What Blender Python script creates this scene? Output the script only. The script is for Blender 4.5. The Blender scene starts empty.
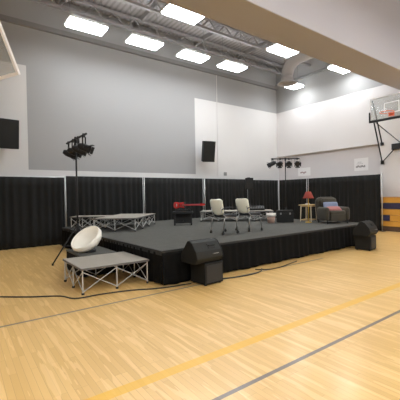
import bpy, bmesh, math, random
from mathutils import Vector, Matrix
random.seed(7)
SC = bpy.context.scene
COL = SC.collection
PI = math.pi
V = Vector

# ------------------------------------------------------------------ materials
def mat(name, col, rough=0.6, metal=0.0, noise=0.0, nscale=20.0, bump=0.0, bscale=60.0, spec=0.5, emit=None, estr=0.0, sheen=0.0):
    m = bpy.data.materials.new(name); m.use_nodes = True
    nt = m.node_tree; b = nt.nodes['Principled BSDF']
    b.inputs['Roughness'].default_value = rough
    b.inputs['Metallic'].default_value = metal
    b.inputs['Specular IOR Level'].default_value = spec
    b.inputs['Base Color'].default_value = (*col, 1)
    if sheen: b.inputs['Sheen Weight'].default_value = sheen
    if emit:
        b.inputs['Emission Color'].default_value = (*emit, 1); b.inputs['Emission Strength'].default_value = estr
    tc = nt.nodes.new('ShaderNodeTexCoord')
    if noise:
        n = nt.nodes.new('ShaderNodeTexNoise'); n.inputs['Scale'].default_value = nscale; n.inputs['Detail'].default_value = 4
        nt.links.new(tc.outputs['Object'], n.inputs['Vector'])
        r = nt.nodes.new('ShaderNodeMix'); r.data_type = 'RGBA'
        r.inputs['A'].default_value = (*[c * (1 - noise) for c in col], 1)
        r.inputs['B'].default_value = (*[min(1, c * (1 + noise)) for c in col], 1)
        nt.links.new(n.outputs['Fac'], r.inputs['Factor']); nt.links.new(r.outputs['Result'], b.inputs['Base Color'])
    if bump:
        n = nt.nodes.new('ShaderNodeTexNoise'); n.inputs['Scale'].default_value = bscale; n.inputs['Detail'].default_value = 3
        nt.links.new(tc.outputs['Object'], n.inputs['Vector'])
        bp = nt.nodes.new('ShaderNodeBump'); bp.inputs['Strength'].default_value = bump; bp.inputs['Distance'].default_value = 0.01
        nt.links.new(n.outputs['Fac'], bp.inputs['Height']); nt.links.new(bp.outputs['Normal'], b.inputs['Normal'])
    return m

M = {}
M['drape'] = mat('black_drape', (.0088, .0088, .0080), .85, noise=.2, nscale=6, spec=.25, sheen=.03)
M['skirt'] = mat('black_skirt', (.0038, .0037, .0034), .9, noise=.2, nscale=8, spec=.15)
M['carpet'] = mat('stage_carpet', (.078, .076, .066), .95, noise=.22, nscale=5, bump=.3, bscale=120, spec=.15, sheen=.05)
M['edge'] = mat('black_edge', (.014, .014, .013), .6)
M['grey_deck'] = mat('grey_deck', (.31, .28, .235), .75, noise=.1, nscale=12, bump=.1, spec=.3)
M['alu'] = mat('aluminium', (.55, .55, .53), .38, metal=.85)
M['alu_paint'] = mat('silver_tube', (.52, .52, .50), .45, metal=.35)
M['black_metal'] = mat('black_metal', (.014, .014, .0145), .5, spec=.3)
M['rubber'] = mat('black_rubber', (.012, .012, .012), .8)
M['black_cab'] = mat('black_cabinet', (.010, .0102, .0095), .65, spec=.25, bump=.15, bscale=150)
M['grille'] = mat('speaker_grille', (.015, .0152, .014), .6, spec=.25, noise=.3, nscale=90, bump=.4, bscale=200)
M['wedge_cab'] = mat('wedge_cabinet', (.020, .0205, .018), .6, spec=.22, noise=.15, nscale=30, bump=.2, bscale=120)
M['white_shell'] = mat('white_shell', (.88, .84, .74), .45)
M['white_cushion'] = mat('white_cushion', (.88, .84, .74), .85, bump=.1, bscale=25)
M['chair_back'] = mat('chair_back_white', (.86, .85, .72), .5)
M['seat_fab'] = mat('dark_seat', (.020, .021, .024), .8, noise=.2, nscale=50)
M['chrome'] = mat('chrome', (.42, .42, .42), .3, metal=.9)
M['armchair'] = mat('olive_upholstery', (.040, .033, .020), .8, noise=.18, nscale=14, bump=.25, bscale=20, sheen=.1)
M['blue_fab'] = mat('blue_grey_fabric', (.20, .23, .33), .9, noise=.25, nscale=30)
M['red_fab'] = mat('dusty_red_fabric', (.33, .13, .12), .9, noise=.25, nscale=30)
M['wood_light'] = mat('pale_wood', (.62, .44, .20), .5, noise=.12, nscale=15)
M['cream_paint'] = mat('cream_paint', (.70, .62, .46), .5)
M['brass'] = mat('brass', (.62, .40, .06), .35, metal=.5)
M['red_shade'] = mat('red_shade', (.22, .030, .018), .9)
M['paper'] = mat('paper', (.74, .715, .70), .7)
M['ink'] = mat('ink', (.15, .135, .13), .7)
M['ink_soft'] = mat('faded_ink', (.42, .40, .40), .7)
M['ink_red'] = mat('dark_red_ink', (.24, .13, .13), .7)
M['red_lacquer'] = mat('red_lacquer', (.45, .018, .020), .25)
M['bench_black'] = mat('bench_black', (.008, .008, .008), .7)
M['red_neck'] = mat('red_neck', (.36, .03, .03), .4)
M['bucket_body'] = mat('pinkish_bucket', (.46, .30, .24), .6, noise=.1, nscale=10)
M['bucket_rim'] = mat('white_rim', (.78, .74, .68), .5)
M['lamp_house'] = mat('fixture_housing', (.55, .55, .53), .5)
M['lens'] = mat('lamp_lens', (.9, .9, .88), .4, emit=(.935, .98, 1.02), estr=32)
M['duct'] = mat('duct_metal', (.42, .395, .38), .75)
M['steel_grey'] = mat('grey_steel', (.22, .215, .21), .6)
M['joist'] = mat('joist_paint', (.27, .255, .25), .7)
M['soffit'] = mat('beam_paint', (.43, .42, .45), .8)
M['frame_white'] = mat('white_frame', (.82, .80, .80), .4)
M['orange'] = mat('orange_rim', (.72, .16, .08), .45)
M['bleach'] = mat('yellow_wood', (.56, .275, .040), .45, noise=.15, nscale=6)
M['bleach_top'] = mat('orange_wood', (.52, .27, .10), .45, noise=.15, nscale=6)
M['navy'] = mat('navy_vinyl', (.022, .020, .060), .5)
M['bleach_dark'] = mat('dark_brown_kick', (.085, .045, .025), .6)
M['outlet'] = mat('grey_plastic', (.25, .25, .24), .5)
M['lens_glass'] = mat('lamp_glass', (.06, .06, .062), .15, metal=.3)
M['cable'] = mat('black_cable', (.012, .012, .012), .5)

def glass_mat():
    m = bpy.data.materials.new('backboard_glass'); m.use_nodes = True
    nt = m.node_tree; b = nt.nodes['Principled BSDF']
    b.inputs['Base Color'].default_value = (.42, .43, .43, 1); b.inputs['Roughness'].default_value = .12
    t = nt.nodes.new('ShaderNodeBsdfTransparent'); t.inputs['Color'].default_value = (.92, .93, .92, 1)
    mx = nt.nodes.new('ShaderNodeMixShader'); mx.inputs['Fac'].default_value = .26
    nt.links.new(t.outputs[0], mx.inputs[1]); nt.links.new(b.outputs[0], mx.inputs[2])
    nt.links.new(mx.outputs[0], nt.nodes['Material Output'].inputs['Surface'])
    return m
M['glass'] = glass_mat()

class NT:
    """tiny helper for position based paint schemes"""
    def __init__(s, name):
        s.m = bpy.data.materials.new(name); s.m.use_nodes = True; s.nt = s.m.node_tree
        s.b = s.nt.nodes['Principled BSDF']
        g = s.nt.nodes.new('ShaderNodeNewGeometry'); sp = s.nt.nodes.new('ShaderNodeSeparateXYZ')
        s.nt.links.new(g.outputs['Position'], sp.inputs[0]); s.pos = g.outputs['Position']; s.x, s.y, s.z = sp.outputs
    def math(s, op, a, b=None, c=None):
        n = s.nt.nodes.new('ShaderNodeMath'); n.operation = op
        for i, v in enumerate((a, b, c)):
            if v is None: continue
            if isinstance(v, (int, float)): n.inputs[i].default_value = v
            else: s.nt.links.new(v, n.inputs[i])
        return n.outputs[0]
    def band(s, v, lo, hi):
        return s.math('MULTIPLY', s.math('GREATER_THAN', v, lo), s.math('LESS_THAN', v, hi))
    def mix(s, f, a, b):
        n = s.nt.nodes.new('ShaderNodeMix'); n.data_type = 'RGBA'
        for k, v in (('Factor', f), ('A', a), ('B', b)):
            if isinstance(v, tuple): n.inputs[k].default_value = (*v, 1)
            elif isinstance(v, (int, float)): n.inputs[k].default_value = v
            else: s.nt.links.new(v, n.inputs[k])
        return n.outputs['Result']
    def noise(s, scale, vec=None, detail=4):
        n = s.nt.nodes.new('ShaderNodeTexNoise'); n.inputs['Scale'].default_value = scale; n.inputs['Detail'].default_value = detail
        s.nt.links.new(vec or s.pos, n.inputs['Vector']); return n.outputs['Fac']
    def mapped(s, sx, sy, sz):
        n = s.nt.nodes.new('ShaderNodeMapping'); n.inputs['Scale'].default_value = (sx, sy, sz)
        s.nt.links.new(s.pos, n.inputs['Vector']); return n.outputs[0]
    def done(s, col, rough=.7, spec=.4):
        s.nt.links.new(col, s.b.inputs['Base Color']); s.b.inputs['Roughness'].default_value = rough
        s.b.inputs['Specular IOR Level'].default_value = spec
        return s.m

WHITE = (.66, .648, .635); GREY = (.345, .343, .34); GREYUP = (.335, .33, .32); LGREY = (.61, .57, .56)
def wall_back_mat():
    n = NT('back_wall_paint')
    rect = n.math('MULTIPLY', n.band(n.x, 1.98, 8.9), n.math('GREATER_THAN', n.z, 2.56))
    up = n.math('GREATER_THAN', n.z, 6.05)
    f = n.math('MAXIMUM', rect, up)
    c = n.mix(f, WHITE, GREY)
    c = n.mix(n.math('MULTIPLY', n.noise(1.3), .10), c, (.30, .30, .30))
    # fine vertical panel joints
    return n.done(c, .75)
def wall_right_mat():
    n = NT('right_wall_paint')
    up = n.math('GREATER_THAN', n.z, 6.05)
    c = n.mix(up, (.665, .635, .62), GREYUP)
    low = n.math('MULTIPLY', n.math('LESS_THAN', n.z, 3.63), n.math('GREATER_THAN', n.y, 6.92))
    c = n.mix(low, c, LGREY)
    c = n.mix(n.math('MULTIPLY', n.noise(1.3), .08), c, (.34, .33, .33))
    return n.done(c, .75)
def wall_plain_mat():
    n = NT('plain_wall_paint')
    c = n.mix(n.math('GREATER_THAN', n.z, 6.05), (.72, .70, .69), GREYUP)
    return n.done(c, .75)
def floor_mat():
    n = NT('maple_floor')
    # boards run along Y
    comb = n.nt.nodes.new('ShaderNodeCombineXYZ'); n.nt.links.new(n.y, comb.inputs[0]); n.nt.links.new(n.x, comb.inputs[1])
    br = n.nt.nodes.new('ShaderNodeTexBrick'); n.nt.links.new(comb.outputs[0], br.inputs['Vector'])
    br.inputs['Scale'].default_value = 1.0; br.inputs['Brick Width'].default_value = .95; br.inputs['Row Height'].default_value = .058
    br.inputs['Mortar Size'].default_value = .0015; br.inputs['Bias'].default_value = 0.0
    br.offset = .37; br.offset_frequency = 3
    br.inputs['Color1'].default_value = (.66, .40, .130, 1); br.inputs['Color2'].default_value = (.80, .52, .20, 1)
    br.inputs['Mortar'].default_value = (.48, .28, .095, 1)
    # broader tonal runs along boards
    v = n.mapped(3.2, .35, 1)
    c = n.mix(n.math('MULTIPLY', n.noise(1.6, v), .62), br.outputs['Color'], (.57, .345, .115))
    v2 = n.mapped(9, .7, 1)
    c = n.mix(n.math('MULTIPLY', n.math('GREATER_THAN', n.noise(1.5, v2, 2),   .58), .42), c, (.88, .61, .28))
    # painted court lines
    c = n.mix(n.math('MULTIPLY', n.band(n.y, 2.545, 2.665), .78), c, (.74, .40, .012))
    c = n.mix(n.math('MULTIPLY', n.band(n.y, 2.005, 2.05), .85), c, (.075, .075, .085))
    c = n.mix(n.math('MULTIPLY', n.math('MULTIPLY', n.band(n.y, 4.795, 4.845), n.math('LESS_THAN', n.x, 7.2)), .85), c, (.13, .125, .12))
    b = n.b
    b.inputs['Coat Weight'].default_value = .25; b.inputs['Coat Roughness'].default_value = .18
    return n.done(c, .34, .45)
def ceiling_mat():
    n = NT('ceiling_deck')
    w = n.math('GREATER_THAN', n.math('FRACT', n.math('MULTIPLY', n.x, 5.0)), .55)
    c = n.mix(w, (.36, .34, .335), (.27, .255, .25))
    return n.done(c, .8)

# ------------------------------------------------------------------ mesh helpers
class MB:
    def __init__(s): s.bm = bmesh.new()
    def box(s, c, d, rz=0, rot=None, bev=0):
        m = Matrix.Translation(V(c)) @ (rot.to_4x4() if rot else Matrix.Rotation(rz, 4, 'Z')) @ Matrix.Diagonal((d[0], d[1], d[2], 1))
        r = bmesh.ops.create_cube(s.bm, size=1, matrix=m)
        if bev:
            es = list({e for v in r['verts'] for e in v.link_edges})
            bmesh.ops.bevel(s.bm, geom=es, offset=bev, segments=2, affect='EDGES', profile=.5)
        return s
    def tube(s, a, b, r, seg=10, r2=None):
        a, b = V(a), V(b); d = b - a
        q = d.to_track_quat('Z', 'Y').to_matrix().to_4x4()
        bmesh.ops.create_cone(s.bm, cap_ends=True, segments=seg, radius1=r, radius2=r if r2 is None else r2, depth=d.length,
                              matrix=Matrix.Translation((a + b) / 2) @ q)
        return s
    def path(s, pts, r, seg=8):
        pts = [V(p) for p in pts]; rings = []
        up = V((0, 0, 1))
        for i, p in enumerate(pts):
            t = (pts[min(i + 1, len(pts) - 1)] - pts[max(i - 1, 0)]).normalized()
            x = t.cross(up)
            if x.length < .05: x = t.cross(V((1, 0, 0)))
            x.normalize(); y = x.cross(t).normalized()
            rr = r(i / (len(pts) - 1)) if callable(r) else r
            rings.append([s.bm.verts.new(p + (x * math.cos(2 * PI * k / seg) + y * math.sin(2 * PI * k / seg)) * rr) for k in range(seg)])
        for a, b in zip(rings, rings[1:]):
            for k in range(seg): s.bm.faces.new((a[k], a[(k + 1) % seg], b[(k + 1) % seg], b[k]))
        s.bm.faces.new(rings[0][::-1]); s.bm.faces.new(rings[-1])
        return s
    def lathe(s, prof, m=None, seg=32, cap=True):
        m = m or Matrix.Identity(4); rings = []
        for r, z in prof:
            if r < 1e-5: rings.append([s.bm.verts.new(m @ V((0, 0, z)))])
            else: rings.append([s.bm.verts.new(m @ V((r * math.cos(2 * PI * k / seg), r * math.sin(2 * PI * k / seg), z))) for k in range(seg)])
        for a, b in zip(rings, rings[1:]):
            for k in range(seg):
                k2 = (k + 1) % seg
                if len(a) == 1 and len(b) == 1: continue
                if len(a) == 1: s.bm.faces.new((a[0], b[k2], b[k]))
                elif len(b) == 1: s.bm.faces.new((a[k], a[k2], b[0]))
                else: s.bm.faces.new((a[k], a[k2], b[k2], b[k]))
        if cap:
            if len(rings[0]) > 1: s.bm.faces.new(rings[0][::-1])
            if len(rings[-1]) > 1: s.bm.faces.new(rings[-1])
        return s
    def prism(s, poly, h, m=None):
        """polygon in local XY extruded along local Z from 0 to h"""
        m = m or Matrix.Identity(4)
        a = [s.bm.verts.new(m @ V((x, y, 0))) for x, y in poly]; b = [s.bm.verts.new(m @ V((x, y, h))) for x, y in poly]
        n = len(poly)
        s.bm.faces.new(a[::-1]); s.bm.faces.new(b)
        for k in range(n): s.bm.faces.new((a[k], a[(k + 1) % n], b[(k + 1) % n], b[k]))
        return s
    def grid(s, fn, nu, nv):
        vs = [[s.bm.verts.new(V(fn(i / nu, j / nv))) for j in range(nv + 1)] for i in range(nu + 1)]
        for i in range(nu):
            for j in range(nv): s.bm.faces.new((vs[i][j], vs[i + 1][j], vs[i + 1][j + 1], vs[i][j + 1]))
        return s
    def build(s, name, m, parent=None, smooth=False, bevel=0, subsurf=0, solid=0, seg=2):
        bmesh.ops.recalc_face_normals(s.bm, faces=s.bm.faces[:])
        me = bpy.data.meshes.new(name); s.bm.to_mesh(me); s.bm.free()
        me.materials.append(M[m] if isinstance(m, str) else m)
        o = bpy.data.objects.new(name, me); COL.objects.link(o)
        if smooth:
            for p in me.polygons: p.use_smooth = True
        if solid:
            k = o.modifiers.new('solid', 'SOLIDIFY'); k.thickness = solid; k.offset = 0
        if bevel:
            k = o.modifiers.new('bevel', 'BEVEL'); k.width = bevel; k.segments = seg; k.limit_method = 'ANGLE'; k.angle_limit = .6
        if subsurf:
            k = o.modifiers.new('sub', 'SUBSURF'); k.levels = subsurf; k.render_levels = subsurf
        if parent: o.parent = parent
        return o

def tag(o, label, cat, group=None):
    o['label'] = label; o['category'] = cat
    if group: o['group'] = group
    return o
def thing(name, label, cat, loc=(0, 0, 0), rz=0, group=None):
    o = bpy.data.objects.new(name, None); COL.objects.link(o); o.location = loc; o.rotation_euler = (0, 0, rz)
    o.empty_display_size = .1
    return tag(o, label, cat, group)
def struct(o): o['kind'] = 'structure'; return o
def kids(o): return [c for c in COL.objects if c.parent == o]
def copy_thing(o, loc, rz=None, label=None, group=None):
    def rec(x, par):
        c = x.copy(); COL.objects.link(c)
        if par: c.parent = par
        for k in kids(x): rec(k, c)
        return c
    r = rec(o, None); r.location = loc
    if rz is not None: r.rotation_euler = (0, 0, rz)
    if label: r['label'] = label
    if group: r['group'] = group
    return r

# ------------------------------------------------------------------ room shell
XL, XR, YF, YB, ZC = -9.0, 14.49, -9.0, 12.5, 8.6
struct(MB().box(((XL + XR) / 2 + .3, (YF + YB) / 2, -.1), (XR - XL + 1.6, YB - YF + 1, .2)).build('floor', floor_mat()))
struct(MB().box(((XL + XR) / 2 + .3, (YF + YB) / 2, ZC + .1), (XR - XL + 1.6, YB - YF + 1, .2)).build('ceiling', ceiling_mat()))
struct(MB().box(((XL + XR) / 2 + .2, YB + .15, ZC / 2), (XR - XL + .8, .3, ZC)).build('wall_back', wall_back_mat()))
wr = MB()
wr.box((XR + .25, (YF + YB) / 2, (3.63 + ZC) / 2), (.5, YB - YF, ZC - 3.63))
wr.box((XR + .25, (YF + 6.92) / 2, 3.63 / 2), (.5, 6.92 - YF, 3.63))
wr.box((XR + .33, (6.92 + YB) / 2, 3.63 / 2), (.34, YB - 6.92, 3.63))
struct(wr.build('wall_right', wall_right_mat()))
struct(MB().box((XL - .15, (YF + YB) / 2, ZC / 2), (.3, YB - YF, ZC)).build('wall_left', wall_plain_mat()))
struct(MB().box(((XL + XR) / 2, YF - .15, ZC / 2), (XR - XL + .3, .3, ZC)).build('wall_front', wall_plain_mat()))
# large boxed beam that crosses the hall in front of the stage bay
struct(MB().box(((XL + XR) / 2, 5.375, 7.05), (XR - XL, .99, 3.1)).build('trim_1', 'soffit', bevel=.02))
# ledger along the back wall and the right wall
struct(MB().box(((XL + XR) / 2, YB - .06, 7.42), (XR - XL, .12, .16)).build('trim_2', 'steel_grey'))
struct(MB().box((XR - .05, (6.1 + YB) / 2, 7.55), (.10, YB - 6.1, .10)).build('trim_3', 'steel_grey'))
# conduit / panel joint on the back wall
struct(MB().box((10.21, YB - .012, 4.9), (.025, .025, 4.9)).build('trim_4', mat('joint_paint', (.62, .60, .59), .7)))
# open web roof joists
for i, y in enumerate((11.9, 10.3, 8.7, 7.1, 3.6, 1.7, -.2, -2.1, -4.0, -5.9, -7.8)):
    j = MB()
    j.box(((XL + XR) / 2, y, 8.42), (XR - XL, .14, .10)); j.box(((XL + XR) / 2, y, 8.02), (XR - XL, .12, .09))
    x = XL + .3; k = 0
    while x < XR - .5:
        j.tube((x, y, 8.02 if k % 2 else 8.42), (x + .4, y, 8.42 if k % 2 else 8.02), .025, 6); x += .4; k += 1
    struct(j.build('trim_%d' % (5 + i), 'joist'))
# bridging purlins under the deck between the joists
for i, x in enumerate((-6, -3, 0, 3, 6, 9, 11.6)):
    struct(MB().box((x, (6.1 + YB) / 2, 8.50), (.12, YB - 6.1, .18)).build('trim_%d' % (16 + i), 'joist'))

# ------------------------------------------------------------------ ceiling lights
LAMPG = 'bright hall ceiling lights'
def make_lamp(label, loc):
    t = thing('ceiling_light', label, 'ceiling light', loc, 0, LAMPG)
    h = MB()
    h.prism([(-.50, -.22), (.50, -.22), (.50, .22), (-.50, .22)], .07, Matrix.Translation((0, 0, .07)))
    for sx in (-1, 1): h.box((sx * .585, 0, .06), (.02, .62, .05))
    for sy in (-1, 1): h.box((0, sy * .30, .06), (1.17, .02, .05))
    h.build('housing', 'lamp_house', t)
    MB().box((0, 0, .02), (1.13, .56, .08)).build('lens', 'lens', t)
    for sx in (-.5, .5): MB().tube((sx, 0, .08), (sx, 0, 8.58 - loc[2]), .012, 6).build('hanger_rod', 'steel_grey', t)
    return t
L0 = make_lamp('dazzling rectangular light nearest the right wall, beside the duct mouth', (13.45, 10.63, 6.9))
lamp_spots = [
    (9.40, 10.45, 'dazzling rectangular light over the stage, between the duct mouth and its left neighbour'),
    (7.45, 10.50, 'dazzling rectangular light above the left end of the white wall panel'),
    (5.40, 10.50, 'rectangular light above the middle of the grey wall panel'),
    (3.40, 10.50, 'rectangular light above the tall lamp stand beside the white bowl chair'),
    (13.45, 7.98, 'dazzling rectangular light tucked behind the big beam near the right wall'),
    (9.93, 8.22, 'rectangular light above and behind the edge of the big beam'),
    (5.5, 8.2, 'rectangular light above the far half of the stage, left of the beam'),
]
for x, y, lb in lamp_spots: copy_thing(L0, (x, y, 6.9), 0, lb)
for y in (1.5, -2.6, -6.7):  # unseen lamp rows before the beam, added for more light on the floor
    for x in (-6.6, -3.8, -1.0, 1.8, 4.6, 7.4, 10.2, 13.0):
        c = copy_thing(L0, (x, y, 6.9), 0, 'unseen ceiling light added over the open court to brighten the floor', 'added court ceiling lights')
# ------------------------------------------------------------------ air duct
t = thing('air_duct', 'round pale metal air duct bending down to a flared mouth near the ceiling corner', 'duct', (12.5, 10.13, 6.70))
pts = []
for k in range(13):
    a = (PI / 2) * k / 12
    pts.append((0, -.70 + .70 * math.cos(a), .28 + .70 * math.sin(a)))
pts = [(0, 0, .12)] + pts + [(0, -1.2, .98), (0, -2.6, .98), (0, -4.15, .98)]
MB().path(pts, .27, 24).build('duct_pipe', 'duct', t, smooth=True)
for hy in (-1.3, -3.2): MB().tube((0, hy, 1.2), (0, hy, 8.60 - 6.70), .015, 6).build('hanger_strap', 'steel_grey', t)
MB().lathe([(.27, .22), (.31, .10), (.44, 0), (.45, -.02), (.435, -.02), (.26, .12), (.25, .2)], seg=32, cap=False).build('flared_mouth', 'duct', t, smooth=True)

# ------------------------------------------------------------------ stage
SX0, SX1, SY0, SY1, SH = 0.0, 7.45, 0.0, 6.22, .628
st = thing('stage_platform', 'large black-skirted stage platform with dark grey carpeted top', 'stage', (2.91, 5.16, 0), .025)
MB().box(((SX0 + SX1) / 2, (SY0 + SY1) / 2, SH - .02), (SX1 - SX0, SY1 - SY0, .04)).build('carpet_top', 'carpet', st)
e = MB()
e.box(((SX0 + SX1) / 2, SY0 - .012, SH - .045), (SX1 - SX0 + .05, .024, .085))
e.box((SX0 - .012, (SY0 + SY1) / 2, SH - .045), (.024, SY1 - SY0, .085)); e.box((SX1 + .012, (SY0 + SY1) / 2, SH - .045), (.024, SY1 - SY0, .085))
e.build('edge_trim', 'edge', st)
def skirt_sheet(p0, p1, z0, z1, n, amp, flare, seed, wl=.16):
    p0, p1 = V(p0), V(p1); d = p1 - p0; L = d.length; d.normalize(); nrm = V((d.y, -d.x, 0))
    rnd = random.Random(seed); ph = [rnd.random() * 6.28 for _ in range(4)]
    b = MB()
    def f(u, v):
        s = u * L
        w = math.sin(2 * PI * s / wl + .9 * math.sin(2 * PI * s / 1.1 + ph[0])) * .6 + .4 * math.sin(2 * PI * s / (wl * 1.7) + ph[1])
        k = (.35 + .65 * (1 - v))
        off = amp * w * k + flare * (1 - v) ** 1.5
        zz = z0 + (z1 - z0) * v + (1 - v) * .012 * math.sin(2 * PI * s / .9 + ph[2])
        return p0 + d * s + nrm * off + V((0, 0, zz))
    b.grid(f, n, 10)
    return b
skirt_sheet((SX0 - .02, SY0 - .03, 0), (SX1, SY0 - .03, 0), .02, SH - .04, 460, .022, .025, 3, .21).build('front_skirt', 'skirt', st, smooth=True, solid=.006)
skirt_sheet((SX0 - .02, SY1, 0), (SX0 - .02, SY0 - .03, 0), .02, SH - .04, 300, .012, .0, 4).build('side_skirt', 'skirt', st, smooth=True, solid=.006)
skirt_sheet((SX1 + .04, SY0 - .04, 0), (SX1 + .04, SY1, 0), .02, SH - .04, 300, .022, .03, 5).build('side_skirt', 'skirt', st, smooth=True, solid=.006)
lg = MB()
for x in (.4, 2.5, 4.6, 6.7):
    for y in (.4, 2.3, 4.2, 5.9): lg.tube((x, y, 0), (x, y, SH - .04), .025, 8)
lg.build('under_frame', 'black_metal', st)

# ------------------------------------------------------------------ risers
def make_riser(label, loc, rz, L, W, H, nx, ny, deck='grey_deck'):
    """local x 0..L, y 0..W, origin at one corner"""
    t = thing('riser_platform', label, 'riser', loc, rz, 'grey folding risers')
    MB().box((L / 2, W / 2, H - .014), (L - .02, W - .02, .028)).build('deck', deck, t)
    f = MB()
    for y in (.006, W - .006): f.box((L / 2, y, H - .018), (L, .016, .034))
    for x in (.006, L - .006): f.box((x, W / 2, H - .018), (.016, W, .034))
    f.build('deck_edge', mat('riser_edge', (.13, .125, .12), .5, metal=.3) if 'riser_edge' not in bpy.data.materials else bpy.data.materials['riser_edge'], t)
    i = .03
    xs = [i + (L - 2 * i) * k / nx for k in range(nx + 1)]; ys = [i + (W - 2 * i) * k / ny for k in range(ny + 1)]
    spots = [(x, y) for x in xs for y in ys if x in (xs[0], xs[-1]) or y in (ys[0], ys[-1])]
    for x, y in spots:
        l = MB().tube((x, y, .02), (x, y, H - .03), .0115, 8).build('leg', 'alu_paint', t)
        MB().tube((x, y, 0), (x, y, .03), .024, 10).build('foot', 'rubber', l)
    z0, z1 = .045, H - .065
    def brace(a, b):
        q = MB(); q.tube((*a, z0), (*b, z1), .0075, 6); q.tube((*a, z1), (*b, z0), .0075, 6); q.build('cross_brace', 'alu_paint', t)
    for y in (ys[0], ys[-1]):
        for a, b in zip(xs, xs[1:]): brace((a, y), (b, y))
    for x in (xs[0], xs[-1]):
        for a, b in zip(ys, ys[1:]): brace((x, a), (x, b))
    return t
make_riser('low grey-topped folding riser with crossed silver legs on the floor, used as a step', (1.60, 5.50, 0), 0, 1.23, 1.16, .435, 2, 2)
ang = math.radians(-42)
make_riser('long grey riser standing on the stage behind the white bowl chair', (3.05, 9.25, SH), ang, 1.22, 2.3, .37, 2, 3)
u = V((.743, -.669, 0)); w = V((.669, .743, 0))
A = V((3.05, 9.25, SH)) - u * 1.17 + w * .95
make_riser('short grey riser half hidden beside the tall lamp stand, close to the drape', tuple(A), ang, 1.14, .62, .37, 3, 1)
a3 = math.atan2(8.0 - 9.75, 9.05 - 7.1)
make_riser('grey riser behind the two white-backed chairs', (7.1, 9.75, SH), a3, 2.62, 1.05, .37, 4, 2)

# black step
t = thing('step_platform', 'low black-skirted step platform under the white bowl chair', 'platform', (0, 0, 0))
MB().box((2.32, 7.25, .42), (.76, 1.06, .03)).build('carpet_top', 'carpet', t)
b = MB(); b.box((2.32, 7.25, .205), (.74, 1.04, .40)); b.build('skirt', 'skirt', t)

# ------------------------------------------------------------------ drapes
HD = 2.31
def drape(p0, p1, label, seed, ztop=HD):
    p0, p1 = V(p0), V(p1); d = p1 - p0; L = d.length; d.normalize(); nrm = V((d.y, -d.x, 0))
    rnd = random.Random(seed); ph = [rnd.random() * 6.28 for _ in range(5)]
    b = MB()
    def f(u, v):
        s = u * L
        wv = math.sin(2 * PI * s / .23 + 1.3 * math.sin(2 * PI * s / 1.7 + ph[0])) + .5 * math.sin(2 * PI * s / .41 + ph[1])
        off = .026 * wv * (.35 + .65 * min(1, (1 - v) * 3)) + .012 * math.sin(5 * v + ph[2] + s)
        return p0 + d * s + nrm * off + V((0, 0, .015 + (ztop - .015) * v))
    b.grid(f, int(L * 30), 8)
    o = b.build('black_curtain', 'drape', smooth=True, solid=.006)
    return tag(o, label, 'drape', 'black pipe and drape panels')
YA, XB = 11.9, 13.89
ups = [-2.9, .04, 2.98, 5.92, 8.86, 11.6]
labs = ['black drape panel on the back line beyond the frame', 'black drape panel at the left edge, left of the first silver pole',
        'black drape panel behind the bowl chair and the left tall risers', 'black drape panel behind the red guitar',
        'black drape panel behind the two white-backed chairs']
for i in range(1, 5):
    drape((ups[i] + .01, YA, 0), (ups[i + 1] - .01, YA, 0), labs[i], 10 + i, HD + (.02 if i > 1 else 0) - (.03 if i == 1 else 0))
drape((11.62, YA, 0), (XB - .05, YA, 0), 'narrow black drape panel filling the corner behind the row of stage lights', 20)
drape((XB, YA - .05, 0), (XB, 10.08, 0), 'narrow black drape panel on the right line, left of the red lamp', 21)
drape((XB, 10.04, 0), (XB, 6.62, 0), 'black drape panel behind the olive armchair', 22)
def upright(x, y, label, ox, oy, bp=.40, rr=.021):
    t = thing('drape_upright', label, 'pole', (x + ox, y + oy, 0), 0, 'silver drape uprights')
    MB().tube((0, 0, .012), (0, 0, 2.36), rr, 12).build('pole', 'alu', t, smooth=True)
    MB().box((0, 0, .006), (bp, bp, .012)).build('base_plate', 'black_metal', t)
ul = ['slim silver drape pole nearest the tall lamp stand and bowl chair', 'slim silver drape pole behind the long riser, left of the guitar', 'slim silver drape pole behind the guitar neck']
for x, lb in zip((2.98, 5.92, 8.86), ul): upright(x, YA, lb, 0, -.11, .40, .021 if x > 8 else .013)
upright(XB, 10.06, 'slim silver drape pole above the red lamp', -.11, 0, .40, .013)
upright(XB, 6.57, 'pale drape pole at the open end of the drape, beside the bleachers', -.02, -.02, .2)
for a, b, lb in (((-.0, YA + .07, 2.28), (11.6, YA + .07, 2.28), 'long crossbar carrying the drapes along the back line'), ((XB + .07, 11.8, 2.28), (XB + .07, 6.6, 2.28), 'crossbar carrying the drapes along the right line')):
    tag(MB().tube(a, b, .018, 10).build('drape_crossbar', 'alu'), lb, 'crossbar')

# ------------------------------------------------------------------ stage lights on stands
def tripod_stand(name, label, loc, rz, H, barL, rad=(.66, .50, .50), legang=(194, 285, 75)):
    t = thing(name, label, 'lamp stand', loc, rz, 'stage light stands')
    MB().tube((0, 0, .25), (0, 0, H), .022, 12).build('pole', 'black_metal', t, smooth=True)
    MB().tube((0, 0, .55), (0, 0, .95), .034, 12).build('collar', 'black_metal', t, smooth=True)
    for a, r0 in zip(legang, rad):
        a = math.radians(a) - rz; c, s = math.cos(a), math.sin(a)
        l = MB().tube((c * .03, s * .03, .88), (c * r0, s * r0, .03), .017, 8).tube((0, 0, .38), (c * r0 * .55, s * r0 * .55, .42), .009, 6).build('leg', 'black_metal', t)
        MB().tube((c * r0, s * r0, 0), (c * r0, s * r0, .05), .024, 8).build('foot', 'rubber', l)
    MB().tube((-barL / 2, 0, H), (barL / 2, 0, H), .026, 10).tube((0, 0, H - .1), (0, 0, H + .05), .034, 10).build('crossbar', 'black_metal', t)
    return t
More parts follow.
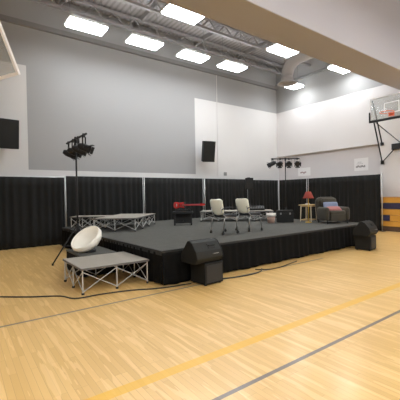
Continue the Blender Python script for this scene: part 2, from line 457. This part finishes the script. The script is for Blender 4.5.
def par_can(label, loc, rz, tilt, group, first, drop=.22, k_=1.0):
    if first[0]:
        r = copy_thing(first[0], loc, rz, label, group); return r
    t = thing('stage_light', label, 'stage light', loc, rz, group)
    R = Matrix.Translation((0, 0, -drop)) @ Matrix.Rotation(tilt, 4, 'Y') @ Matrix.Rotation(PI / 2, 4, 'Y') @ Matrix.Scale(k_, 4)  # local z of lathe -> aims along +x, pitched down
    MB().lathe([(.0, -.17), (.06, -.17), (.075, -.13), (.10, -.06), (.105, .12), (.118, .13), (.118, .16), (.098, .16), (.095, .13)], R, 20, cap=False).build('can_body', 'black_metal', t, smooth=True)
    MB().lathe([(0, .135), (.05, .132), (.095, .12)], R, 20, cap=False).build('lens', 'lens_glass', t, smooth=True)
    y = MB()
    for s in (-1, 1):
        y.box((0, s * .128 * k_, -(drop + .03) / 2 - .015), (.03, .008, drop - .01))
        y.tube((0, s * .10 * k_, -drop), (0, s * .14 * k_, -drop), .016, 8)
    y.box((0, 0, -.035), (.03, .264 * k_, .008)); y.box((0, 0, -.012), (.05, .06, .09))
    y.build('yoke', 'black_metal', t)
    b = MB()
    for k in range(4):
        m = R @ Matrix.Translation((0, 0, .16)) @ Matrix.Rotation(k * PI / 2, 4, 'Z') @ Matrix.Translation((.112, 0, 0)) @ Matrix.Rotation(math.radians(28), 4, 'Y')
        b.prism([(-.004, -.10), (.004, -.10), (.004, .10), (-.004, .10)], .075, m)
    b.build('barn_door', 'black_metal', t)
    first[0] = t
    return t
PL, PR = [None], [None]
LX, LY, LH = 2.43, 8.55, 3.05
tripod_stand('light_stand', 'tall black lamp stand with a crossbar, rising beside the white bowl chair', (LX, LY, 0), PI / 2, LH, 1.66)
ordn = ['rightmost', 'third from the left', 'second from the left', 'leftmost']
for k in range(4):
    o = -.66 + k * .44
    par_can('black stage light above the bowl chair, %s of the four' % ordn[k], (LX, LY + o, LH), math.radians((-34, -22, -30, -18)[k]), math.radians(22), 'stage lights by the bowl chair', PL, .29, .86)
RX, RY, RH = 12.5, 10.3, 3.23
rang = math.atan2(-.589, .808)
tripod_stand('light_stand', 'black lamp stand with a crossbar in the corner behind the stage', (RX, RY, 0), rang, RH, 1.34)
ordr = ['first from the left', 'second from the left', 'third from the left', 'fourth from the left']
for k in range(4):
    o = (-.60, -.24, .17, .56)[k]
    par_can('black stage light on the corner lamp stand, %s' % ordr[k], (RX + .808 * o, RY - .589 * o, RH), math.radians((-215, -150, -141, -135)[k]), math.radians(24), 'stage lights in the corner', PR)

# ------------------------------------------------------------------ wall speakers
def wall_speaker(label, loc, rz, tilt, w, h, d):
    t = thing('wall_speaker', label, 'loudspeaker', loc, rz, 'wall loudspeakers')
    R = Matrix.Rotation(tilt, 4, 'X')
    b = MB(); poly = [(-w / 2, -d / 2), (w / 2, -d / 2), (w * .36, d / 2), (-w * .36, d / 2)]
    b.prism(poly, h, R @ Matrix.Translation((0, 0, -h / 2))); b.build('cabinet', 'black_cab', t, bevel=.012)
    g = MB(); g.prism([(-w / 2 + .02, -d / 2 - .012), (w / 2 - .02, -d / 2 - .012), (w / 2 - .02, -d / 2), (-w / 2 + .02, -d / 2)], h - .04, R @ Matrix.Translation((0, 0, -h / 2 + .02)))
    g.build('grille', 'grille', t, bevel=.004)
    k = MB(); k.box((0, d / 2 + .10, 0), (.10, .26, .10)); k.box((0, d / 2 + .21, 0), (.2, .03, .3)); k.build('bracket', 'black_metal', t)
    return t
wall_speaker('black wall loudspeaker hung on the white wall panel above the chairs', (9.24, 12.02, 3.57), math.radians(-16), math.radians(11), .56, .92, .44)
wall_speaker('big black wall loudspeaker at the left edge, below the raised backboard', (1.24, 12.02, 3.62), math.radians(8), math.radians(6), .74, .90, .44)
# outlet
t = thing('wall_box', 'small grey box fixed to the white wall just above the drape', 'wall box', (10.66, YB - .02, 2.61))
MB().box((0, 0, 0), (.17, .05, .17), bev=.008).build('box_body', 'outlet', t); MB().box((0, -.03, 0), (.09, .012, .09)).build('cover', 'steel_grey', t)

# PA speaker at the back of the stage
t = thing('speaker_pole', 'black speaker pole standing at the back of the stage behind the right-hand chair', 'stand', (10.05, 10.25, SH))
MB().tube((0, 0, .02), (0, 0, 1.18), .02, 10).build('pole', 'black_metal', t)
MB().lathe([(0, 0), (.22, 0), (.22, .02), (.03, .05), (0, .05)], seg=24).build('base', 'black_metal', t)
t = thing('pole_speaker', 'black loudspeaker on a pole, its top just above the drape', 'loudspeaker', (10.05, 10.25, SH + 1.18), math.radians(-30))
MB().prism([(-.17, -.15), (.17, -.15), (.12, .15), (-.12, .15)], .48).build('cabinet', 'black_cab', t, bevel=.015)
MB().box((0, -.157, .24), (.30, .014, .43)).build('grille', 'grille', t)
MB().box((0, 0, .49), (.12, .06, .025)).build('handle', 'black_metal', t)

# ------------------------------------------------------------------ stage chairs (facing local +x)
def make_chair(label, loc, rz):
    t = thing('office_chair', label, 'chair', loc, rz, 'white-backed stage chairs')
    # back: curved rounded panel
    b = MB(); n = 20
    def back(u, v):
        # v 0 bottom..1 top ; u 0..1 across
        wid = .185 + .055 * min(1, v * 2.2) + .0 * v
        # rounded corners
        c = 1.0
        if v > .86: c = math.sqrt(max(0, 1 - ((v - .86) / .14) ** 2)) * .30 + .70
        if v < .22: c = math.sqrt(max(0, 1 - ((.22 - v) / .22) ** 2)) * .42 + .58
        y = (u - .5) * 2 * wid * c
        x = -.20 - .10 * v - .02 * math.sin(PI * v) + .05 * (2 * (u - .5)) ** 2
        return (x, y, .47 + .39 * v)
    b.grid(back, n, n); b.build('backrest', 'chair_back', t, smooth=True, solid=.016)
    s = MB()
    poly = []
    for k in range(28):
        a = 2 * PI * k / 28; c, ss = math.cos(a), math.sin(a)
        poly.append((.055 + .255 * math.copysign(abs(c) ** .55, c), .225 * math.copysign(abs(ss) ** .55, ss)))
    s.prism(poly, .06, Matrix.Translation((0, 0, .415))); s.build('seat', 'seat_fab', t, bevel=.015)
    for sy in (-1, 1):
        y = sy * .225
        for sx in (-1, 1):
            l = MB().path([(sx * .04, y, .408), (sx * .15, y, .398), (sx * .195, y * 1.02, .36), (sx * .23, y * 1.06, .08)], .011, 8).build('leg', 'chrome', t, smooth=True)
            c = MB(); c.tube((sx * .235, y * 1.06 - .014, .032), (sx * .235, y * 1.06 + .014, .032), .032, 14); c.box((sx * .233, y * 1.06, .07), (.02, .02, .04))
            c.build('caster', 'rubber', l)
        MB().path([(.03, y, .405), (-.14, y, .42), (-.21, y * .86, .50), (-.255, y * .84, .66)], .012, 8).build('back_support', 'chrome', t, smooth=True)
        a = MB(); a.path([(-.245, y * .9, .60), (-.20, y * 1.12, .645), (-.02, y * 1.14, .65)], .012, 8); a.box((-.03, y * 1.14, .66), (.20, .045, .022), bev=.006)
        a.build('armrest', 'seat_fab', t)
    MB().tube((-.04, -.225, .402), (-.04, .225, .402), .011, 8).tube((.06, -.225, .402), (.06, .225, .402), .011, 8).build('seat_frame', 'chrome', t)
    return t
c1 = make_chair('white-backed stage chair nearer the wedge loudspeaker, its back to the guitar', (5.41, 6.41, SH), math.radians(0))
copy_thing(c1, (6.30, 6.44, SH), math.radians(0), 'white-backed stage chair on the side nearer the bucket, its seat turned to the lamp')

# ------------------------------------------------------------------ armchair
t = thing('armchair', 'olive brown upholstered armchair at the end of the stage', 'armchair', (9.72, 6.13, SH), math.radians(-30))
MB().box((0, .02, .20), (.62, .66, .20), bev=.05).build('base', 'armchair', t, smooth=True)
MB().box((0, -.06, .345), (.60, .66, .17), bev=.06).build('seat_cushion', 'armchair', t, smooth=True)
for s in (-1, 1):
    MB().box((s * .385, -.02, .32), (.17, .74, .44), bev=.08).build('armrest', 'armchair', t, smooth=True)
Rb = Matrix.Rotation(math.radians(-13), 3, 'X')
t.scale = (.86, .90, .96)
rp = []
for cx_, cz_, a0 in ((.22, .74, 0), (-.22, .74, 90), (-.33, .30, 180), (.33, .30, 270)):
    rad_ = .19 if cz_ > .5 else .07
    for k in range(9):
        a = math.radians(a0 + k * 90 / 8); rp.append((cx_ + rad_ * math.cos(a), cz_ + rad_ * math.sin(a)))
MB().prism(rp, .20, Matrix.Translation((0, .36, .0)) @ Matrix.Rotation(math.radians(-11), 4, 'X') @ Matrix(((1, 0, 0, 0), (0, 0, 1, 0), (0, 1, 0, 0), (0, 0, 0, 1))) @ Matrix.Translation((0, -.05, -.08))).build('backrest', 'armchair', t, bevel=.06, seg=4, smooth=True)
MB().box((0, .285, .70), (.60, .14, .26), rot=Rb, bev=.065).build('head_pillow', 'armchair', t, smooth=True)
MB().box((0, -.375, .20), (.56, .04, .22), bev=.015).build('front_panel', 'armchair', t)
for sx in (-.38, .38):
    for sy in (-.33, .33): MB().tube((sx, sy, 0), (sx, sy, .13), .022, 10, .03).build('leg', 'black_metal', t)
def cushion(label, loc, rot, w, h, d, m):
    b = MB(); n = 12
    def f(sgn):
        def g(u, v):
            x, y = 2 * u - 1, 2 * v - 1
            th = d * max(0, (1 - x ** 4)) ** .5 * max(0, (1 - y ** 4)) ** .5
            return (x * w / 2 * (1 - .06 * y * y), y * h / 2 * (1 - .06 * x * x), sgn * th)
        return g
    b.grid(f(1), n, n); b.grid(f(-1), n, n)
    bmesh.ops.remove_doubles(b.bm, verts=b.bm.verts[:], dist=.0005)
    o = b.build('cushion', m, smooth=True); o.location = loc; o.rotation_euler = rot
    return tag(o, label, 'cushion', 'cushions on the armchair')
cushion('blue-grey cushion leaning on the armchair back', (9.735, 6.205, SH + .545), (math.radians(72), 0, math.radians(-30)), .50, .27, .07, 'blue_fab')
cushion('dusty red cushion lying on the armchair seat in front of the blue one', (9.595, 6.02, SH + .455), (math.radians(24), 0, math.radians(-34)), .48, .24, .06, 'red_fab')

# ------------------------------------------------------------------ side table, lamp, book
TX, TY = 9.80, 7.10
t = thing('side_table', 'small pale wooden side table with slim legs beside the armchair', 'table', (TX, TY, SH), math.radians(14))
MB().box((0, 0, .565), (.60, .46, .03), bev=.008).build('tabletop', 'wood_light', t)
for sx in (-1, 1):
    for sy in (-1, 1): MB().tube((sx * .24, sy * .19, .004), (sx * .22, sy * .17, .55), .013, 10, .018).build('leg', 'cream_paint', t)
f = MB(); f.box((0, -.185, .06), (.46, .02, .025)); f.box((0, .185, .06), (.46, .02, .025)); f.box((-.235, 0, .06), (.02, .36, .025)); f.box((.235, 0, .06), (.02, .36, .025))
f.build('stretcher', 'wood_light', t)
a = MB()
for sy in (-1, 1): a.box((0, sy * .18, .53), (.44, .018, .045))
for sx in (-1, 1): a.box((sx * .225, 0, .53), (.018, .36, .045))
a.build('apron', 'wood_light', t)
t = thing('floor_lamp', 'slim brass lamp with a red cone shade rising in front of the side table', 'lamp', (9.39, 6.80, SH))
MB().lathe([(0, 0), (.11, 0), (.11, .015), (.03, .03), (0, .03)], seg=24).build('base', 'brass', t, smooth=True)
MB().tube((0, 0, .02), (0, 0, .90), .014, 12).build('stem', 'brass', t, smooth=True)
MB().lathe([(.175, .80), (.085, 1.02), (.080, 1.02), (.170, .80)], seg=32, cap=False).build('lamp_shade', 'red_shade', t, smooth=True)
MB().tube((0, 0, .90), (0, 0, 1.06), .008, 8).build('finial', 'brass', t)
t = thing('book', 'white book lying on the side table', 'book', (9.66, 7.03, SH + .58), math.radians(30))
MB().box((0, 0, .02), (.17, .12, .034)).build('pages', 'paper', t); c = MB(); c.box((0, 0, .002), (.18, .13, .004)); c.box((0, 0, .039), (.18, .13, .004)); c.box((-.089, 0, .0205), (.004, .13, .041)); c.build('cover', 'paper', t)

# ------------------------------------------------------------------ bucket, cases
t = thing('bucket', 'white-rimmed pinkish bucket standing on the stage right of the chairs', 'bucket', (8.42, 7.56, SH))
MB().lathe([(0, 0), (.115, 0), (.145, .30), (.138, .30), (.108, .012), (0, .012)], seg=28).build('bucket_body', 'bucket_body', t, smooth=True)
MB().lathe([(.146, .22), (.156, .22), (.160, .33), (.146, .33)], seg=28, cap=False).build('rim', 'bucket_rim', t, smooth=True)
MB().path([(.158 * math.cos(a), .158 * math.sin(a) * .35 - .10, .27 - .13 * math.sin(a)) for a in [PI * k / 12 for k in range(13)]], .005, 6).build('handle', 'chrome', t)
t = thing('road_case', 'black box case on the stage between the bucket and the side table', 'case', (8.95, 7.42, SH), math.radians(-45))
MB().box((0, 0, .21), (.54, .34, .40), bev=.012).build('case_body', 'black_cab', t)
e = MB(); e.box((0, 0, .30), (.55, .35, .012)); e.build('lid_seam', 'black_metal', t)
for s in (-.15, .15): MB().box((s, -.178, .30), (.05, .012, .06)).build('latch', 'steel_grey', t)
d3 = V((math.cos(a3), math.sin(a3), 0)); n3 = V((-math.sin(a3), math.cos(a3), 0))
q = V((7.1, 9.75, 0)) + d3 * 2.03 + n3 * .55
t = thing('mixing_desk', 'dark flat mixing desk lying on the riser behind the chairs', 'mixer', (q.x, q.y, SH + .37), a3)
MB().prism([(-.20, 0), (.20, 0), (.20, .16), (.12, .17), (-.20, .06)], .62, Matrix.Translation((-.31, 0, 0)) @ Matrix(((0, 0, 1, 0), (1, 0, 0, 0), (0, 1, 0, 0), (0, 0, 0, 1)))).build('desk_body', 'black_cab', t, bevel=.006)
k = MB()
for i in range(10): k.box((-.27 + i * .06, -.04, .115), (.012, .20, .006), rot=Matrix.Rotation(math.radians(18), 3, 'X'))
k.build('fader_strip', 'steel_grey', t)

# ------------------------------------------------------------------ guitar on bench
BX, BY = 5.95, 9.12
t = thing('bench_table', 'low black bench table at the back of the stage under the red guitar', 'bench', (BX, BY, SH), math.radians(-36))
MB().box((0, 0, .415), (.66, .36, .07), bev=.006).build('tabletop', 'bench_black', t)
for sx in (-1, 1):
    for sy in (-1, 1): MB().box((sx * .27, sy * .13, .205), (.045, .045, .41)).build('leg', 'bench_black', t)
sl = MB()
for sy in (-1, 1): sl.box((0, sy * .13, .12), (.5, .02, .03))
sl.box((0, 0, .12), (.02, .26, .03)); sl.build('stretcher', 'bench_black', t)
MB().box((0, .13, .22), (.54, .02, .34)).build('back_panel', 'bench_black', t)
t = thing('guitar_stand', 'black padded block carrying the red guitar on the bench', 'stand', (BX, BY, SH + .45), math.radians(-36))
MB().box((0, 0, .03), (.50, .14, .06), bev=.01).build('padded_block', 'rubber', t)
for s in (-.2, .2): MB().box((s, -.06, .07), (.05, .03, .05), bev=.008).build('cradle', 'rubber', t)
# guitar lying on its edge, neck along local +x
t = thing('electric_guitar', 'red electric guitar lying level, its neck pointing to the chairs', 'guitar', (BX, BY, SH + .655), math.radians(-36))
sil = [(-.20, .03), (-.185, .10), (-.13, .135), (-.06, .12), (-.01, .095), (.05, .105), (.12, .125), (.155, .11), (.13, .06), (.105, .03), (.105, -.03), (.14, -.07), (.155, -.115), (.12, -.13), (.05, -.105), (-.01, -.10), (-.07, -.13), (-.14, -.145), (-.19, -.10), (-.205, -.03)]
Mg = Matrix(((1, 0, 0, 0), (0, 0, 1, 0), (0, 1, 0, 0), (0, 0, 0, 1)))
sc = .78
MB().prism([(x, y * sc) for x, y in sil], .045, Matrix.Translation((-.10, -.022, 0)) @ Mg).build('guitar_body', 'red_lacquer', t, bevel=.012)
MB().box((.27, -.028, 0), (.58, .024, .052), bev=.006).build('neck', 'red_neck', t)
MB().prism([(.55, -.03), (.58, .05), (.72, .04), (.74, .0), (.70, -.035)], .016, Matrix.Translation((0, -.036, 0)) @ Mg).build('headstock', 'red_lacquer', t)
p = MB(); p.box((-.10, -.028, 0), (.03, .012, .075)); p.box((-.02, -.028, 0), (.03, .012, .075)); p.build('pickup', 'black_metal', t)
MB().box((-.20, -.03, 0), (.03, .012, .08)).build('bridge', 'chrome', t)

# ------------------------------------------------------------------ wedge monitors on cubes
def monitor(loc, rz, lb_box, lb_w, off, wl):
    t = thing('speaker_cube', lb_box, 'box', loc, rz, 'black cubes under the wedges')
    MB().box((0, 0, .209), (.43, .42, .38), bev=.012).build('cube_body', 'black_cab', t)
    fe = MB()
    for sx in (-.17, .17):
        for sy in (-.16, .16): fe.tube((sx, sy, 0), (sx, sy, .024), .025, 10)
    fe.build('foot', 'rubber', t)
    MB().box((0, -.213, .205), (.36, .012, .31), bev=.004).build('grille', mat('cube_front', (.018, .018, .019), .6), t)
    c, s = math.cos(rz), math.sin(rz)
    l2 = (loc[0] + c * off[0] - s * off[1], loc[1] + s * off[0] + c * off[1], loc[2] + .40)
    w_ = thing('wedge_speaker', lb_w, 'loudspeaker', l2, rz + math.radians(0), 'wedge stage loudspeakers')
    prof = [(-.17, 0), (-.235, .10), (-.20, .22), (-.09, .36), (-.02, .392), (.03, .39), (.22, .14), (.22, .03), (.19, 0)]  # (y,z)
    Mw = Matrix(((0, 0, 1, 0), (1, 0, 0, 0), (0, 1, 0, 0), (0, 0, 0, 1)))
    MB().prism(prof, wl, Matrix.Translation((-wl / 2, 0, 0)) @ Mw).build('cabinet', 'wedge_cab', w_, bevel=.02)
    MB().prism([(.045, .388), (.225, .147), (.232, .152), (.052, .393)], wl - .08, Matrix.Translation((-wl / 2 + .04, 0, 0)) @ Mw).build('grille', 'grille', w_)
    for sx in (-1, 1):
        MB().prism([(y * 1.02, z * 1.01 + .001) for y, z in prof], .022, Matrix.Translation((sx * (wl / 2) - .011, 0, 0)) @ Mw).build('end_cap', 'black_cab', w_, bevel=.008)
    # recessed handle and jack plate on the tilted back face
    ra = math.atan2(.36 - .22, -.09 + .20)
    Rr = Matrix.Rotation(ra, 3, 'X')
    nrm = V((0, -math.sin(ra), math.cos(ra)))
    pc = V((wl * .14, -.145, .290))
    h = MB(); h.box(pc + nrm * .004, (.17, .10, .012), rot=Rr, bev=.004); h.build('handle_cup', 'rubber', w_)
    MB().tube(pc + nrm * .024 + V((-.08, 0, 0)), pc + nrm * .024 + V((.08, 0, 0)), .011, 8).build('handle', 'wedge_cab', w_)
    MB().box((wl * .2, -.2255, .16), (.11, .012, .075), rot=Matrix.Rotation(math.atan2(.12, .035), 3, 'X')).build('jack_plate', 'steel_grey', w_)
monitor((3.665, 4.86, 0), math.radians(4), 'black cube box on the floor at the near corner of the stage', 'dark grey wedge loudspeaker on the box at the near corner of the stage', (-.105, .0), .60)
monitor((9.17, 4.79, 0), math.radians(8), 'black cube box on the floor at the far end of the stage front', 'dark grey wedge loudspeaker on the box near the armchair end of the stage', (.0, .0), .60)

# ------------------------------------------------------------------ bowl chair
nv = V((-.60, -.24, .76)).normalized()
Rq = nv.to_track_quat('Z', 'Y').to_matrix().to_4x4()
BC = V((2.225, 7.165, .435))
t = thing('bowl_chair', 'white bowl chair tilted to one side on the black step platform', 'chair', tuple(BC))
cz = V((-.02, 0, .285))
T = Matrix.Translation(cz) @ Rq
R0 = .335
outer = [(0, -.225), (.12, -.215), (.22, -.180), (.30, -.115), (.345, -.035), (R0, .03)]
inner = [(R0 - .008, .05), (R0 - .03, .048), (.315, -.03), (.27, -.09), (.19, -.150), (.10, -.180), (0, -.19)]
MB().lathe(outer + inner, T, 48, cap=False).build('bowl_shell', 'white_shell', t, smooth=True)
MB().lathe([(0, -.185), (.10, -.175), (.19, -.145), (.27, -.08), (.318, -.02), (.325, .015), (.30, .03), (.25, -.01), (.17, -.06), (.08, -.085), (0, -.09)], T, 40).build('seat_pad', 'white_cushion', t, smooth=True)
MB().lathe([(.15, 0), (.18, 0), (.18, .02), (.13, .10), (.12, .10), (.15, .02)], seg=32, cap=False).build('base_ring', 'black_metal', t, smooth=True)

# ------------------------------------------------------------------ signs on the right wall
def sign(label, y0, y1, z0, z1, lines):
    x = XR + .16 - .004
    t = thing('paper_sign', label, 'sign', (x, (y0 + y1) / 2, (z0 + z1) / 2), 0, 'paper signs on the right wall')
    MB().box((0, 0, 0), (.006, abs(y1 - y0), z1 - z0)).build('sheet', 'paper', t)
    for (cy, cz, w, h, m, n) in lines:   # rows of indistinct print
        b = MB()
        for k in range(n):
            ww = w / n
            b.box((-.005, cy + w / 2 - ww * (k + .5), cz + h * .12 * ((k * 7) % 3 - 1)), (.003, ww * .72, h * (.75 + .25 * ((k * 5) % 3) / 2)))
        b.build('print', m, t)
sign('small white paper sign with dark red print, between the stage lights and the red lamp', 10.46, 11.22, 2.50, 2.92, [(.06, -.03, .38, .075, 'ink_red', 6), (.02, -.10, .12, .03, 'ink_red', 3)])
sign('larger white paper sign with bold black print above the drape, nearer the hoop', 7.49, 8.13, 2.56, 3.12, [(.03, -.09, .44, .10, 'ink', 8), (.06, .03, .30, .03, 'ink_soft', 9), (.06, .10, .20, .03, 'ink_soft', 7)])

# ------------------------------------------------------------------ bleachers
t = thing('bleachers', 'folded yellow wooden bleachers with a navy band against the right wall', 'bleachers', (14.45, 6.70, 0))
Lb = 7.5
rows = [(0, .19, 'bleach_dark', .40), (.20, .41, 'bleach', .43), (.42, .655, 'bleach', .44), (.665, .895, 'bleach', .45), (.905, 1.14, 'navy', .46), (1.15, 1.36, 'bleach', .46)]
for z0, z1, m, d in rows:
    MB().box((-d / 2, -Lb / 2, (z0 + z1) / 2), (d, Lb, z1 - z0), bev=.008).build('row_board' if m != 'navy' else 'navy_band', m, t)
MB().box((-.245, -Lb / 2, 1.372), (.47, Lb, .03)).build('top_plank', 'bleach_top', t)
MB().box((-.452, -.21, .54), (.03, .34, .23)).build('dark_inset', 'navy', t)

# ------------------------------------------------------------------ hoops
def board(t, m, W, Hh, fr, frm, pad=False):
    """m maps local (across, up, out) to thing space; origin at lower corner"""
    MB().prism([(fr * .5, fr * .5), (W - fr * .5, fr * .5), (W - fr * .5, Hh - fr * .5), (fr * .5, Hh - fr * .5)], .012, m).build('glass_board', 'glass', t)
    f = MB()
    for (x0, y0, x1, y1) in ((0, 0, W, fr), (0, Hh - fr, W, Hh), (0, fr, fr, Hh - fr), (W - fr, fr, W, Hh - fr)):
        f.prism([(x0, y0), (x1, y0), (x1, y1), (x0, y1)], .04, m @ Matrix.Translation((0, 0, -.014)))
    f.build('board_frame', frm, t)
    if pad:
        q = MB()
        q.prism([(-.03, -.04), (W + .03, -.04), (W + .03, .04), (-.03, .04)], .07, m @ Matrix.Translation((0, 0, -.03)))
        for x in (-.03, W - .03): q.prism([(x, .04), (x + .06, .04), (x + .06, .36), (x, .36)], .07, m @ Matrix.Translation((0, 0, -.03)))
        q.build('edge_padding', 'rubber', t)
def mtx(o, ax, up, out):
    return Matrix(((ax[0], up[0], out[0], o[0]), (ax[1], up[1], out[1], o[1]), (ax[2], up[2], out[2], o[2]), (0, 0, 0, 1)))
def rim(t, m, cx, cz, r=.225):
    b = MB()
    pts = [(cx + r * math.cos(a), cz, .16 + r + r * math.sin(a)) for a in [2 * PI * k / 32 for k in range(33)]]
    b.path([m @ V(p) for p in pts], .014, 8)
    b.build('rim', 'orange', t, smooth=True)
    k = MB()
    k.prism([(cx - .10, cz - .10), (cx + .10, cz - .10), (cx + .10, cz + .05), (cx - .10, cz + .05)], .04, m @ Matrix.Translation((0, 0, .012)))
    k.prism([(cx - .07, cz - .015), (cx + .07, cz - .015), (cx + .07, cz + .015), (cx - .07, cz + .015)], .16, m @ Matrix.Translation((0, 0, .04)))
    k.build('rim_bracket', 'orange', t)
    n = MB()
    for k_ in range(12):
        a = 2 * PI * k_ / 12; a2 = 2 * PI * (k_ + 1) / 12
        for q0, q1 in ((a, a2), (a2, a)):
            p0 = (cx + r * math.cos(q0), cz - .01, .16 + r + r * math.sin(q0)); p1 = (cx + r * .62 * math.cos(q1), cz - .36, .16 + r + r * .62 * math.sin(q1))
            n.tube(m @ V(p0), m @ V(p1), .003, 4)
    return n
t = thing('basketball_hoop', 'glass basketball backboard with an orange rim swung out from the right wall', 'basketball hoop', (13.0, 6.56, 4.30))
m = mtx((0, 0, 0), (0, -1, 0), (0, 0, 1), (-1, 0, 0))
board(t, m, 1.62, .88, .035, 'frame_white', True)
rim(t, m, .80, .17).bm.free()
sq = MB()
for (x0, y0, x1, y1) in ((.53, .20, 1.07, .235), (.53, .575, 1.07, .61), (.53, .235, .565, .575), (1.035, .235, 1.07, .575)):
    sq.prism([(x0, y0), (x1, y0), (x1, y1), (x0, y1)], .004, m @ Matrix.Translation((0, 0, .013)))
sq.build('target_square', 'frame_white', t)
def P(x, y, z): return V((x - 13.0, y - 6.56, z - 4.30))
for sy, off in ((1, 0), (-1, 1)):
    def Y(y): return y if not off else (2 * 5.75 - y)
    MB().tube(P(13.05, Y(6.48), 5.10), P(14.45, Y(6.80), 3.60), .026, 8).build('upper_arm', 'black_metal', t)
    MB().tube(P(13.05, Y(6.44), 4.28), P(14.40, Y(6.78), 2.83), .026, 8).build('lower_arm', 'black_metal', t)
    MB().tube(P(14.40, Y(6.78), 2.83), P(14.42, Y(6.10), 3.55), .020, 8).tube(P(13.08, Y(6.38), 4.26), P(14.42, Y(6.10), 3.58), .016, 8).build('diagonal_brace', 'black_metal', t)
    b = MB(); b.box(P(14.44, Y(6.79), 2.83), (.10, .10, .16)); b.box(P(14.44, Y(6.80), 3.60), (.10, .10, .12)); b.build('wall_bracket', 'black_metal', t)
MB().box(P(14.42, 6.22, 3.42), (.14, .34, .24), bev=.01).build('winch_box', 'black_metal', t)

# raised backboard at the left
bdir = V((-.455, .89, 0)).normalized(); sN = V((-.89, -.455, 0)).normalized()
sl = .42
up = (V((0, 0, 1)) * math.cos(sl) + sN * math.sin(sl)).normalized(); out = bdir.cross(up)
O = V((.965, 6.78, 3.83))
t = thing('basketball_hoop', 'white framed basketball backboard folded up high at the left edge', 'basketball hoop', tuple(O))
m = mtx((0, 0, 0), bdir, up, out)
board(t, m, 1.75, 1.07, .055, 'frame_white', False)
rim(t, mtx((0, 0, 0), bdir, up, -out), .875, .16).bm.free()
cb = bdir * .875 + up * .55
mp = MB(); mp.tube(cb + out * .05, cb + out * .35, .05, 10); mp.tube(cb + out * .35, V((cb.x + out.x * .35, cb.y + out.y * .35, 8.55 - O.z)), .05, 10)
mp.build('mast', 'frame_white', t)
MB().tube(up * 1.0 + bdir * .2 + out * .03, cb + out * .35 + V((0, 0, 1.6)), .02, 8).tube(up * 1.0 + bdir * 1.55 + out * .03, cb + out * .35 + V((0, 0, 1.6)), .02, 8).build('stay', 'frame_white', t)

# ------------------------------------------------------------------ cables on the floor
def smooth_pts(pts, n=10):
    pts = [V(p) for p in pts]; out_ = []
    for i in range(len(pts) - 1):
        p0, p1, p2, p3 = pts[max(0, i - 1)], pts[i], pts[i + 1], pts[min(len(pts) - 1, i + 2)]
        for k in range(n):
            s = k / n
            out_.append(.5 * ((2 * p1) + (p2 - p0) * s + (2 * p0 - 5 * p1 + 4 * p2 - p3) * s * s + (3 * p1 - p0 - 3 * p2 + p3) * s ** 3))
    return out_ + [pts[-1]]
z = .012
tag(MB().path(smooth_pts([(-.6, 7.3, z), (.0, 6.72, z), (.53, 6.26, z), (.91, 5.94, z), (1.30, 5.68, z), (1.47, 5.38, z), (1.87, 5.34, z), (2.33, 5.24, z), (2.72, 5.06, z), (3.05, 4.98, z), (3.38, 4.95, z)]), .011, 8).build('floor_cable', 'cable', smooth=True),
    'black cable curving across the floor past the low riser to the near wedge', 'cable')
tag(MB().path(smooth_pts([(3.99, 4.86, z), (4.26, 4.77, z), (4.68, 4.73, z), (5.0, 4.80, z), (5.2, 4.95, z)]), .013, 8).build('floor_cable', 'cable', smooth=True),
    'black cable loop running from the near cube box to the stage skirt', 'cable')
tag(MB().path(smooth_pts([(5.05, 5.0, z), (5.25, 4.82, z), (5.6, 4.80, z), (6.06, 4.90, z), (6.4, 4.98, z)]), .011, 8).build('floor_cable', 'cable', smooth=True),
    'short black cable lying under the hem of the stage skirt below the right-hand chair', 'cable')

# ------------------------------------------------------------------ world, camera, view
wd = bpy.data.worlds.new('World'); SC.world = wd; wd.use_nodes = True
wd.node_tree.nodes['Background'].inputs[0].default_value = (.5, .5, .5, 1); wd.node_tree.nodes['Background'].inputs[1].default_value = .05
cam = bpy.data.cameras.new('Camera'); co = bpy.data.objects.new('Camera', cam); COL.objects.link(co); SC.camera = co
yaw, pit, rol, f = math.radians(36.087), math.radians(-.861), math.radians(-1.025), 333.527
F = V((math.sin(yaw) * math.cos(pit), math.cos(yaw) * math.cos(pit), math.sin(pit))); R = V((math.cos(yaw), -math.sin(yaw), 0)); U = R.cross(F)
R2 = R * math.cos(rol) + U * math.sin(rol); U2 = U * math.cos(rol) - R * math.sin(rol)
co.matrix_world = Matrix(((R2.x, U2.x, -F.x, 0), (R2.y, U2.y, -F.y, 0), (R2.z, U2.z, -F.z, 1.6), (0, 0, 0, 1)))
cam.sensor_width = 36; cam.sensor_fit = 'HORIZONTAL'; cam.lens = f / 400 * 36; cam.clip_start = .05
SC.view_settings.view_transform = 'Standard'; SC.view_settings.look = 'None'; SC.view_settings.gamma = 1
SC.view_settings.exposure = .02; SC.view_settings.use_curve_mapping = False
SC.cycles.max_bounces = 8; SC.cycles.diffuse_bounces = 5; SC.cycles.use_denoising = True
